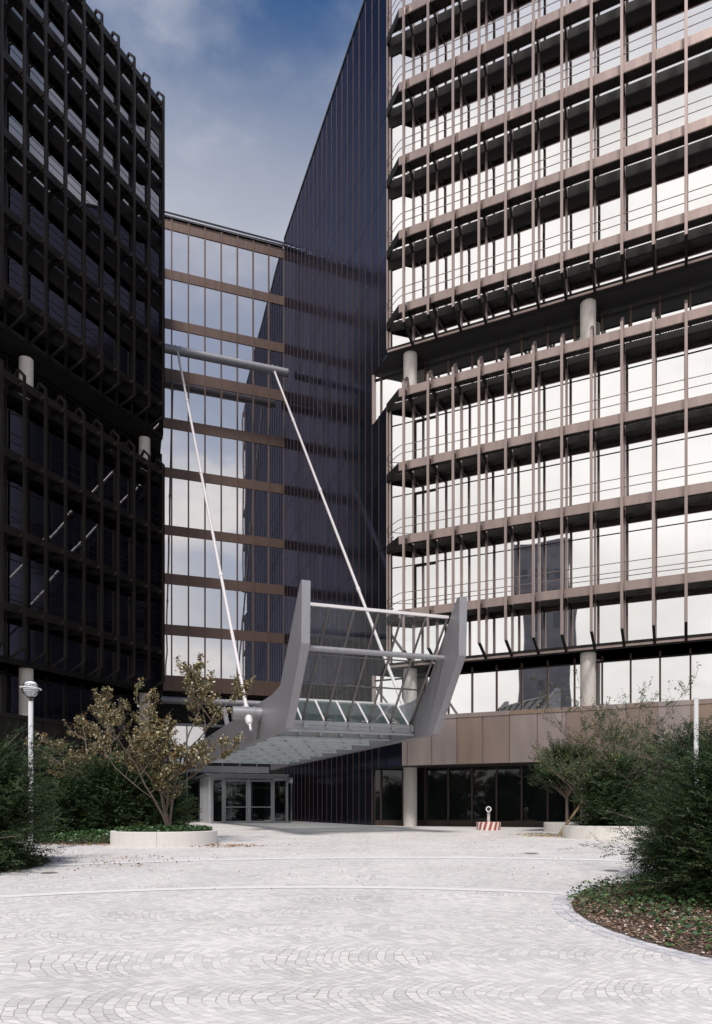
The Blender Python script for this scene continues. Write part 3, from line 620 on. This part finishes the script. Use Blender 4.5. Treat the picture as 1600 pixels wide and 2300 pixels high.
# ------------------------------------------------------------------ foliage generators
def leaf_quads(P, D, Nn, Ln, Wd):
    """P base points, D leaf axis, Nn normals-ish, lengths, widths -> diamond quads"""
    D = D/np.linalg.norm(D, axis=1, keepdims=True); S = np.cross(D, Nn); S /= (np.linalg.norm(S, axis=1, keepdims=True)+1e-9)
    L_ = Ln[:, None]; W_ = Wd[:, None]
    v = np.stack([P, P+D*L_*.45+S*W_*.5, P+D*L_, P+D*L_*.45-S*W_*.5], 1)
    return v.reshape(-1, 3)
def quads(n): return np.arange(n*4).reshape(-1, 4)
def rnd(n, s=1.0): return rng.normal(0, s, (n, 3))
def yew(name, x, y, rx, ry, h, label, nb=120, ns=22, nn=9, needle=.06, nw=.016, spray=.34, low=.12, cat='shrub', group=None, base=None, spread=1.0, flat=.25, top_pow=.55, shoots=10):
    z = gz(x, y) if base is None else base
    root = thing(name, (x, y, z), label, cat, group)
    mb = MB(); V = []
    for b in range(nb+shoots):
        zz = h*(low+(1-low)*rng.random()**.85)*.92
        a = rng.random()*2*math.pi
        prof_ = max(0.12, (1-(zz/h)**2.2))**top_pow*(.50+.62*rng.random()**.7)*(1+.15*math.sin(a*3+x)+.12*math.sin(a*5+zz*2))
        L_ = prof_*spread
        if b >= nb: zz = h*(.55+.5*rng.random()); L_ = max(L_*1.3, .45)*(.9+.4*rng.random())
        e = .08+.75*(zz/h)**2+rng.normal(0, .16)
        d = np.array([math.cos(a)*rx, math.sin(a)*ry, 0])*L_; z0 = zz*.72
        tip = np.array([x, y, z])+d+np.array([0, 0, zz+.10*h*e]); st = np.array([x, y, z+z0*.9])+d*.06
        mid = (st+tip)/2+np.array([0, 0, .06*h])
        if b % 2 == 0: mb.tube([st, mid, tip], [.02+.008*h, .014, .006], 5, False)
        for k in range(ns):
            t = .25+.78*rng.random()
            c = (1-t)**2*st+2*t*(1-t)*mid+t*t*tip if t < 1 else tip
            bd = (tip-st); bd = bd/np.linalg.norm(bd)
            c = c+rng.normal(0, .13*min(rx, 1.5), 3)*np.array([1, 1, .6])
            sdv = bd+rng.normal(0, .55, 3)*np.array([1, 1, .6]); sdv /= np.linalg.norm(sdv); sdv[2] -= .12
            V.append((c, sdv, spray*(.6+.7*rng.random())))
    C = np.array([v[0] for v in V]); Dv = np.array([v[1] for v in V]); Ls = np.array([v[2] for v in V])
    up = np.tile(np.array([0, 0, 1.0]), (len(C), 1))+rnd(len(C), .35); sd_ = np.cross(Dv, up); sd_ /= np.linalg.norm(sd_, axis=1, keepdims=True)
    out = []
    for j in range(nn):
        t = (j+.3)/nn
        for sg in (-1, 1):
            P = C+Dv*(Ls*t)[:, None]+rnd(len(C), .006); ax_ = Dv*.55+sd_*sg+rnd(len(C), .15)
            ln = needle*(1.25-.7*t)*(.8+.4*rng.random(len(C))); out.append(leaf_quads(P, ax_, up+rnd(len(C), .4), ln, np.full(len(C), nw)))
    v = np.concatenate(out); npmesh('foliage', v, quads(len(v)//4), 'yew', root)
    mb.tube([(x, y, z-.05), (x, y, z+h*.5), (x+.1, y, z+h*.85)], [.07, .05, .02], 6, False)
    mb.build('trunk', 'bark', root)
    return root
def ground_leaves(name, mat, poly_fn, n, size, lift, mound, label, kind='stuff', tilt=.5, cat=None):
    pts = poly_fn(n); k = len(pts)
    zz = np.array([gz(p[0], p[1]) for p in pts])+mound(pts)+rng.random(k)*lift
    P = np.column_stack([pts, zz]); a = rng.random(k)*2*math.pi
    D = np.column_stack([np.cos(a), np.sin(a), rng.normal(.15, .3*tilt, k)]); Nn = np.tile([0, 0, 1.0], (k, 1))+rnd(k, tilt)
    ln = size*(.6+.8*rng.random(k)); v = leaf_quads(P, D, Nn, ln, ln*.85)
    o = npmesh(name, v, quads(k), mat); return tag(o, label, cat, kind=kind)
def disc(cx, cy, rx, ry, rot=0, wob=.0, pw=.5):
    def f(n):
        r = rng.random(n)**pw; a = rng.random(n)*2*math.pi; q = 1+wob*np.sin(3*a+1)+wob*.6*np.sin(7*a)
        X = r*rx*np.cos(a)*q; Y = r*ry*np.sin(a)*q; c, s = math.cos(rot), math.sin(rot)
        return np.column_stack([cx+X*c-Y*s, cy+X*s+Y*c])
    return f
def zero(p): return np.zeros(len(p))
def mound_mesh(name, mat, cx, cy, rx, ry, h, label, n=40, m=8, z=None, parent=None):
    mb = MB(); vs = [(cx, cy, (gz(cx, cy) if z is None else z)+h)]
    for j in range(1, m+1):
        f = j/m
        for k in range(n):
            a = 2*math.pi*k/n; X, Y = cx+rx*f*math.cos(a), cy+ry*f*math.sin(a)
            vs.append((X, Y, (gz(X, Y) if z is None else z)+h*math.cos(f*math.pi/2)+.008))
    fs = [(0, 1+k, 1+(k+1) % n) for k in range(n)]
    for j in range(m-1): fs += [(1+j*n+k, 1+(j+1)*n+k, 1+(j+1)*n+(k+1) % n, 1+j*n+(k+1) % n) for k in range(n)]
    mb.add(vs, fs, True); o = mb.build(name, mat, parent)
    if label: tag(o, label, kind='structure')
    return o
def kerb_ring(cx, cy, r, a0, a1, label, w=.115, rows=2, size=.135):
    mb = MB()
    for q in range(rows):
        rr = r+.02+q*(w+.015); n = int(abs(a1-a0)*rr/size)
        for k in range(n):
            b0 = a0+(a1-a0)*(k+.10+rng.normal(0, .02))/n; b1 = a0+(a1-a0)*(k+.90+rng.normal(0, .02))/n; r0 = rr+rng.normal(0, .004); r1 = rr+w+rng.normal(0, .004)
            pts = [(cx+a*math.cos(b), cy+a*math.sin(b)) for a, b in ((r0, b0), (r1, b0), (r1, b1), (r0, b1))]
            zz = gz(*pts[0])+.008+rng.random()*.005
            mb.prism(pts, zz-.1, zz)
    return tag(mb.build('kerb', 'kerb_stone'), label, kind='structure')

# right foreground bed
BX, BY, BR = 7.55, 9.1, 4.6
mound_mesh('planting_bed', 'soil', BX, BY, BR, BR, .22, 'mulched planting bed at the right foreground')
kerb_ring(BX, BY, BR, math.pi*.55, math.pi*1.52, 'sett edging round the right foreground bed')
mr_ = lambda p: .22*np.cos(np.clip(np.hypot(p[:, 0]-BX, p[:, 1]-BY)/BR, 0, 1)*math.pi/2)+.01
ground_leaves('mulch', 'mulch', disc(BX, BY, BR-.03, BR-.03, pw=.35), 60000, .034, .02, mr_, 'wood chip and leaf mulch on the right foreground bed', tilt=.4)
def ivy_right(n):
    p = disc(BX, BY, BR+.05, BR+.05)(n*3); w = (np.sin(p[:, 0]*5.1+1)+np.sin(p[:, 1]*4.3)+np.sin(p[:, 0]*9.7+p[:, 1]*7.7)); d = np.hypot(p[:, 0]-BX, p[:, 1]-BY)
    keep = (w+rng.normal(0, .7, len(p)) > (d-3.4)*1.0-.5); far = (p[:, 1] > 9.4); return p[(keep | (far & (rng.random(len(p)) < .7)))][:n]
ground_leaves('ivy', 'ivy', ivy_right, 26000, .05, .16, mr_, 'ivy creeping over the right foreground bed', tilt=.55)
yew('yew_bush', 5.45, 9.9, 1.25, 1.5, 2.2, 'large dark yew filling the right edge in the foreground bed', nb=330, ns=44, nn=12, needle=.045, nw=.013, spray=.26, low=.0, group='yew bushes', spread=1.0)
yew('yew_bush', 5.75, 8.75, .85, .8, 1.35, 'low dark yew spreading over the mulch at the front of the right foreground bed', nb=140, ns=38, nn=11, needle=.043, nw=.013, spray=.24, low=.0, group='yew bushes')
yew('yew_bush', 5.45, 11.3, .82, .9, 1.2, 'low yew trailing over the left rim of the right foreground bed', nb=150, ns=34, nn=10, needle=.048, nw=.015, spray=.30, low=.0, group='yew bushes')
yew('yew_bush', 6.45, 12.9, 1.35, 1.4, 2.75, 'upright yew with loose shoots behind the white post on the right', nb=190, ns=34, nn=9, needle=.055, nw=.018, spray=.36, low=.0, group='yew bushes')
# left foreground bed
LX, LY, LR = -10.6, 15.6, 3.6
mound_mesh('planting_bed', 'soil', LX, LY, LR, LR, .2, 'planting bed at the left edge of the forecourt')
kerb_ring(LX, LY, LR, -math.pi*.62, math.pi*.30, 'sett edging round the bed at the left edge')
ml_ = lambda p: .2*np.cos(np.clip(np.hypot(p[:, 0]-LX, p[:, 1]-LY)/LR, 0, 1)*math.pi/2)+.01
ground_leaves('ivy', 'ivy', disc(LX, LY, LR-.02, LR-.02), 7000, .07, .16, ml_, 'ivy and fallen leaves under the yew at the left edge')
yew('yew_bush', -8.35, 15.6, 1.6, 1.6, 2.65, 'dark yew at the left edge in front of the lamp post', nb=300, ns=38, nn=9, needle=.06, nw=.02, spray=.34, low=.0, group='yew bushes')
yew('yew_bush', -8.2, 14.9, 1.15, 1.1, 1.1, 'low spreading yew at the foot of the left yew', nb=140, ns=30, nn=8, needle=.07, nw=.023, spray=.32, low=.0, group='yew bushes')
# yews between the lamp and the planter
yew('yew_bush', -11.0, 26.4, 2.0, 1.3, 2.1, 'broad yew right of the lamp post, in front of the dark tower', nb=200, ns=32, nn=7, needle=.10, nw=.028, spray=.45, low=.0, group='yew bushes')
yew('yew_bush', -9.1, 27.0, 1.8, 1.3, 2.95, 'tall yew in front of the spreading brown-leaved tree', nb=220, ns=34, nn=7, needle=.10, nw=.028, spray=.45, low=.0, group='yew bushes')
yew('yew_bush', -7.7, 27.2, 1.4, 1.1, 2.1, 'low yew directly behind the white round planter', nb=150, ns=30, nn=7, needle=.10, nw=.028, spray=.42, low=.0, group='yew bushes')

# ------------------------------------------------------------------ planters
def planter(cx, cy, r, h, label, z=None, soil=True):
    z = gz(cx, cy) if z is None else z
    root = thing('concrete_planter', (cx, cy, z), label, 'planter', 'round white concrete planters')
    mb = MB(); n = 64; segs = 8; th = .13
    for s in range(segs):
        a0, a1 = 2*math.pi*s/segs+.12+.003/r, 2*math.pi*(s+1)/segs+.12-.003/r; k = 10
        for j in range(k):
            b0, b1 = a0+(a1-a0)*j/k, a0+(a1-a0)*(j+1)/k
            lo = [(cx+q*math.cos(b), cy+q*math.sin(b)) for q, b in ((r, b0), (r, b1), (r-th, b1), (r-th, b0))]
            vs = [(x, y, z-.1) for x, y in lo]+[(x, y, z+h-.015) for x, y in lo]
            vs += [(cx+q*math.cos(b), cy+q*math.sin(b), z+h) for q, b in ((r-.02, b0), (r-.02, b1), (r-th+.02, b1), (r-th+.02, b0))]
            fs = [(0, 1, 5, 4), (2, 3, 7, 6), (4, 5, 9, 8), (6, 7, 11, 10), (8, 9, 10, 11)]
            if j == 0: fs.append((3, 0, 4, 7)); fs.append((7, 4, 8, 11))
            if j == k-1: fs.append((1, 2, 6, 5)); fs.append((5, 6, 10, 9))
            mb.add(vs, fs, False)
    mb.build('ring', 'planter', root)
    mound_mesh('soil', 'soil', cx, cy, r-th, r-th, .10, None, z=z+h-.12, parent=root)
    return root
PX, PY = -6.15, 22.9
planter(PX, PY, 1.66, .43, 'low round white planter on the left holding a small tree and ivy')
gzp = gz(PX, PY)
ground_leaves('ivy', 'ivy', disc(PX, PY, 1.52, 1.52), 3600, .075, .16, lambda p: .36+.08*np.cos(np.hypot(p[:, 0]-PX, p[:, 1]-PY)/1.7*1.5), 'ivy carpet inside the round planter on the left')
planter(9.35, 26.0, 1.75, .46, 'round white planter on the right under the dark bush, nearer one')
planter(9.3, 30.2, 1.3, .40, 'round white planter on the right, further one beside the timber stake')
planter(-11.2, 32.5, 1.3, .35, 'far white planter rim showing left behind the ivy island')
# ivy island on the left
mound_mesh('planting_bed', 'soil', -8.9, 24.6, 2.1, 1.9, .2, 'low ivy island left of the round planter')
ground_leaves('ivy', 'ivy', disc(-8.9, 24.6, 2.1, 1.9), 5200, .08, .16, lambda p: .2*np.cos(np.clip(np.hypot((p[:, 0]+8.9)/2.1, (p[:, 1]-24.6)/1.9), 0, 1)*math.pi/2), 'ivy covering the island left of the round planter')
kerb_ring(-8.9, 24.6, 2.05, -math.pi*.95, math.pi*.1, 'sett edging of the ivy island', w=.14, rows=2, size=.16)

# ------------------------------------------------------------------ trees
def tree(name, x, y, z, stems, label, leafmat, leaf, lw, nleaf, seed, cat='tree', depth=4, rad=.07, droop=0.0, lscale=.62, spread=.55, twigfrac=1.0, group=None, upb=.25):
    r = random.Random(seed); root = thing(name, (x, y, z), label, cat, group)
    mb = MB(); tips = []
    def grow(p, d, L_, rd, k):
        n = 4 if k < 2 else 3; pts = [p]; rads = [rd]; q = p.copy(); dd = d.copy()
        for i in range(n):
            dd = (dd+Vector((r.gauss(0, .13), r.gauss(0, .13), r.gauss(0, .08)+upb*.10-droop*.05*k))).normalized(); q = q+dd*(L_/n); pts.append(q.copy()); rads.append(rd*(1-.42*(i+1)/n))
        mb.tube(pts, rads, 6 if k < 2 else 4, False)
        if k >= depth-1: tips.extend((pts[i], pts[i+1]) for i in range(len(pts)-1))
        if k < depth:
            m = 3 if k == 0 else r.choice((2, 3, 3))
            for j in range(m):
                t = .35+.65*(j+r.random()*.8)/m; idx = min(int(t*n), n-1); s0 = pts[idx].lerp(pts[idx+1], t*n-idx)
                a = r.random()*2*math.pi; side = Vector((math.cos(a), math.sin(a), r.uniform(-.1, .45)-droop*.2)).normalized()
                nd = (dd*(1-spread)+side*spread).normalized(); grow(s0, nd, L_*lscale*r.uniform(.8, 1.2), rd*.55, k+1)
            grow(pts[-1], (dd+Vector((r.gauss(0, .15), r.gauss(0, .15), .05))).normalized(), L_*lscale*r.uniform(.85, 1.15), rd*.55, k+1)
    for (dx, dy, dz, L_, rd) in stems: grow(Vector((x, y, z)), Vector((dx, dy, dz)).normalized(), L_, rd, 0)
    mb.build('trunk', 'bark' if leafmat != 'small_leaf' else 'twig', root)
    if leaf:
        T = np.array([[*a, *b] for a, b in tips]); wt = rng.gamma(.55, 1, len(T))+.05; idx = rng.choice(len(T), nleaf, p=wt/wt.sum()); t = rng.random(nleaf)[:, None]
        P = T[idx, :3]*(1-t)+T[idx, 3:]*t+rnd(nleaf, .035); D = rnd(nleaf)+(T[idx, 3:]-T[idx, :3])*2; D[:, 2] -= .2
        Nn = rnd(nleaf)+np.array([0, 0, .8]); ln = leaf*(.6+.8*rng.random(nleaf))
        npmesh('crown', leaf_quads(P, D, Nn, ln, ln*lw), quads(nleaf), leafmat, root)
    return root
tree('small_tree', PX+.12, PY+.1, gzp+.36, [(-.03, 0, 1, 1.75, .075), (.03, .1, 1, 2.9, .05), (-.28, .1, 1, 2.4, .04)],
     'small tree with brown and olive leaves growing in the left round planter', 'olive_leaf', .088, .55, 19000, 11, lscale=.56, spread=.55, upb=.5)
tree('small_tree', -10.4, 30.6, gz(-10.4, 30.6), [(-.35, 0, 1, 2.9, .08), (.1, 0, 1, 3.1, .08), (-.7, 0, 1, 2.7, .07), (.4, .1, 1, 2.9, .06)],
     'spreading brown-leaved tree behind the yews, left of the round planter', 'olive_leaf', .10, .55, 17000, 5, lscale=.50, spread=.66)
tree('small_tree', 8.9, 25.9, gz(9, 26)+.35, [(-.35, 0, 1, 2.1, .032), (.0, .1, 1, 2.7, .036), (.3, 0, 1, 2.4, .032), (.75, 0, 1, 2.4, .03), (-.9, 0, .8, 1.8, .028), (.15, -.3, 1, 2.6, .028)],
     'airy fine-leaved multi-stemmed tree rising from the right planter', 'small_leaf', .055, .6, 19000, 21, depth=4, lscale=.62, spread=.6, rad=.04, upb=.3)
yew('yew_bush', 9.6, 25.7, 1.4, 1.2, 2.5, 'dense dark bush in the nearer right planter, below the airy tree', nb=280, ns=34, nn=7, needle=.10, nw=.032, spray=.42, low=.0, group='yew bushes', base=gz(9.7, 25.6)+.3)
yew('round_leaf_shrub', 8.85, 29.9, 1.55, .9, 3.3, 'grey-green shrub leaning over the timber stake in front of the ground floor glass', nb=90, ns=26, nn=5, needle=.09, nw=.05, spray=.36, low=.62, cat='shrub', base=gz(9, 30)+.25)

# ------------------------------------------------------------------ small things
def lamp():
    x, y = -8.95, 19.6; z = gz(x, y); k = y/1600
    root = thing('street_lamp', (x, y, z), 'white street lamp with a clear ringed globe, left side', 'street lamp')
    H = EYE+(1820-1567)*k
    MB().tube([(x, y, z), (x, y, H-.10)], .062, 16).build('pole', 'white_paint', root)
    MB().tube([(x, y, H-.10), (x, y, H)], .045, 12).build('neck', 'brown_paint', root)
    hd = MB(); hd.lathe([(0, 0), (.11, 0), (.11, .012), (0, .012)], (x, y, H), 24).build('base_plate', 'dark_metal', root)
    c = (x, y, H+.235)
    g = MB(); g.lathe([(.235*math.sin(a), -.235*math.cos(a)) for a in [math.pi*i/20 for i in range(1, 21)]], c, 32).build('globe', 'globe_glass', root)
    ring = MB(); n = 40; til = .14
    pts = [(x+.27*math.cos(2*math.pi*i/n), y+.27*math.sin(2*math.pi*i/n), c[2]+.02-.27*math.cos(2*math.pi*i/n)*til*.5) for i in range(n+1)]
    ring.tube(pts, .016, 8, False).build('ring', 'white_paint', root)
    lv = MB()
    for i in range(7):
        rr = [.10, .135, .165, .18, .185, .17, .13][i]; zz = -.165+i*.048
        lv.lathe([(rr*.5, zz+.045), (rr, zz), (rr, zz+.016), (rr*.5, zz+.052)], c, 24)
    lv.lathe([(.17, .13), (.12, .19), (.04, .215), (.0, .22)], c, 24); lv.lathe([(.085, -.21), (.085, .15)], c, 20)
    lv.build('louvre', 'white_paint', root)
lamp()
x, y = 5.73, 12.0; z = gz(x, y)
pt = thing('white_post', (x, y, z), 'plain white post standing among the yews at the right edge', 'post')
MB().tube([(x, y, z), (x, y, EYE+(1820-1569)*y/1600)], .036, 16).build('pole', 'white_paint', pt)
MB().tube([(x, y, EYE+(1820-1569)*y/1600), (x, y, EYE+(1820-1569)*y/1600+.012)], .039, 16).build('cap', 'white_paint', pt)
def drum(x, y, r, h, label, pipe=True):
    z = gz(x, y); root = thing('striped_base', (x, y, z), label, 'barrier base', 'red and white striped concrete bases')
    mb = MB(); mb.lathe([(0, -.05), (r, -.05), (r, h-.02), (r-.02, h), (0, h)], (0, 0, 0), 40, False)
    o = mb.build('drum', 'stripes', None); o.parent = root; o.location = (0, 0, 0)
    if pipe:
        MB().tube([(x, y, z+h), (x, y, z+h+.50)], .065, 14).build('pipe', 'concrete', root)
        mb = MB(); mb.tube([(x, y+.05, z+h+.56), (x-.02, y-.12, z+h+.58)], [.11, .125], 18); mb.build('spotlight', 'white_paint', root)
        mb = MB(); mb.tube([(x-.02, y-.121, z+h+.58), (x-.021, y-.13, z+h+.581)], [.085, .085], 16); mb.build('lens', 'dark_glass', root)
drum(5.9, 31.7, .53, .345, 'red and white striped round base carrying a short spotlight by the ground floor glass')
drum(-7.55, 26.9, .32, .30, 'small striped base half hidden behind the round planter on the left', False)
def stake(a, b, label):
    root = thing('timber_stake', a, label, 'stake', 'timber stakes'); MB().tube([a, b], [.055, .045], 8).build('shaft', 'timber', root)
    MB().tube([tuple(Vector(a)*.55+Vector(b)*.45-Vector((0, .05, 0))), tuple(Vector(a)*.53+Vector(b)*.47-Vector((0, .05, 0)))], .058, 8).build('strap', 'brown_paint', root)
stake((8.05, 28.2, gz(8, 28.2)), (9.15, 28.8, 1.15), 'long leaning timber stake propping the right tree')
stake((9.25, 28.0, gz(9.2, 28)), (9.5, 28.4, .9), 'short timber stake in front of the further right planter')
def manhole(x, y, r, label):
    z = gz(x, y); root = thing('manhole_cover', (x, y, z), label, 'manhole cover', 'manhole covers')
    n = 28; mb = MB()
    mb.add([(x+r*math.cos(2*math.pi*k/n), y+r*math.sin(2*math.pi*k/n), gz(x, y+r*math.sin(2*math.pi*k/n))+.008) for k in range(n)], [tuple(range(n))]); mb.build('lid', 'iron', root)
    mb = MB(); vs = []
    for k in range(n):
        for q in (r*1.01, r*1.16):
            X, Y = x+q*math.cos(2*math.pi*k/n), y+q*math.sin(2*math.pi*k/n); vs.append((X, Y, gz(X, Y)+.010))
    mb.add(vs, [(2*k, 2*k+1, (2*k+3) % (2*n), (2*k+2) % (2*n)) for k in range(n)]); mb.build('rim', 'kerb_stone', root)
manhole(4.72, 19.2, .19, 'round manhole cover in the middle distance, left of the right planters')
manhole(5.35, 14.9, .15, 'round manhole cover nearer the right foreground bed')
manhole(-6.25, 14.5, .16, 'small drain cover by the left foreground bed')
ground_leaves('fallen_leaves', 'litter', disc(-3.9, 21.9, 1.3, .6, wob=.3), 260, .06, .02, lambda p: .01+0*p[:, 0], 'brown leaves blown against the left round planter')
ground_leaves('fallen_leaves', 'litter', disc(-6.2, 17.0, 2.2, 2.2, wob=.3), 240, .05, .015, lambda p: .01+0*p[:, 0], 'scattered leaves in front of the left bed')
ground_leaves('fallen_leaves', 'litter', disc(-8.2, 22.3, 1.8, .3), 420, .05, .02, lambda p: .01+0*p[:, 0], 'leaves along the edging of the ivy island')
ground_leaves('fallen_leaves', 'yellow_litter', disc(8.0, 27.4, 1.9, 1.1, wob=.3), 900, .055, .015, lambda p: .01+0*p[:, 0], 'yellow leaves round the foot of the timber stakes')
ground_leaves('fallen_leaves', 'litter', disc(0, 20, 9, 9), 420, .035, .012, lambda p: .01+0*p[:, 0], 'stray leaves dotted over the forecourt paving')

# ------------------------------------------------------------------ behind the camera: what the mirrored glass shows
def stone_tower():
    c = Vector((-27.3, -17.2)); u = Vector((-.841, .5995)).normalized(); w = Vector((.5995, .841)).normalized()
    u = Vector((u.x, u.y)); hw = 3.4
    root = thing('stone_tower', (c.x, c.y, gz(0, -6)), 'grey stone tower across the road, seen mirrored in the right building', 'tower')
    def q(a, b): p = c+u*a+w*b; return (p.x, p.y)
    z0 = gz(0, -6); mb = MB(); mb.prism([q(-hw, 0), q(hw, 0), q(hw, -7), q(-hw, -7)], z0, 35.2); mb.build('shaft', 'stone_tower', root)
    mb = MB(); mb.prism([q(-hw-.3, .3), q(hw+.3, .3), q(hw+.3, -7.3), q(-hw-.3, -7.3)], 35.2, 35.9); mb.build('cornice', 'stone_tower', root)
    mb = MB(); mb.prism([q(-hw-.15, .15), q(hw+.15, .15), q(hw+.15, -7.1), q(-hw-.15, -7.1)], 29.5, 29.9); mb.build('string_course', 'stone_tower', root)
    for a in (-1.7, 0, 1.7):
        for zz, hh in ((24.5, 3.2), (31.2, 1.2)):
            mb = MB(); mb.prism([q(a-.45, .02), q(a+.45, .02), q(a+.45, -.3), q(a-.45, -.3)], zz, zz+hh); mb.build('window', 'dark_recess', root)
    for zz in (6.0, 11.5, 17.0):
        mb = MB(); mb.prism([q(.2, .02), q(1.0, .02), q(1.0, -.3), q(.2, -.3)], zz, zz+1.5); mb.build('window', 'dark_recess', root)
stone_tower()
base_tree = None
spots = [(-26, -8, 6.3), (-19, -14, 7.0), (-12, -13, 6.0), (-5, -15, 6.8), (2, -13, 6.2), (9, -14, 7.0), (16, -12, 6.4), (23, -6, 6.6), (-31, -1, 6.0), (27, 1, 6.6)]
names = ['by the stone tower', 'left of the gate', 'nearest the stone tower on its right', 'directly behind the camera on the left', 'directly behind the camera', 'behind the camera on the right', 'behind the right bed', 'right of the right bed', 'far left of the forecourt', 'far right of the forecourt']
for i, (x, y, h) in enumerate(spots):
    z = gz(x, y); lab = 'broad dark tree across the forecourt, '+names[i]
    if base_tree is None:
        base_tree = yew('background_tree', x, y, 4.2, 4.0, h, lab, nb=110, ns=26, nn=3, needle=.42, nw=.22, spray=.9, low=.0, cat='tree', group='trees behind the camera', spread=1.0)
        h0 = h
    else:
        o = base_tree.copy(); COL.objects.link(o); o.location = (x, y, z); o.rotation_euler.z = i*1.3; o.scale = (1, 1, h/h0); o['label'] = lab
        for ch in base_tree.children:
            c = ch.copy(); COL.objects.link(c); c.parent = o
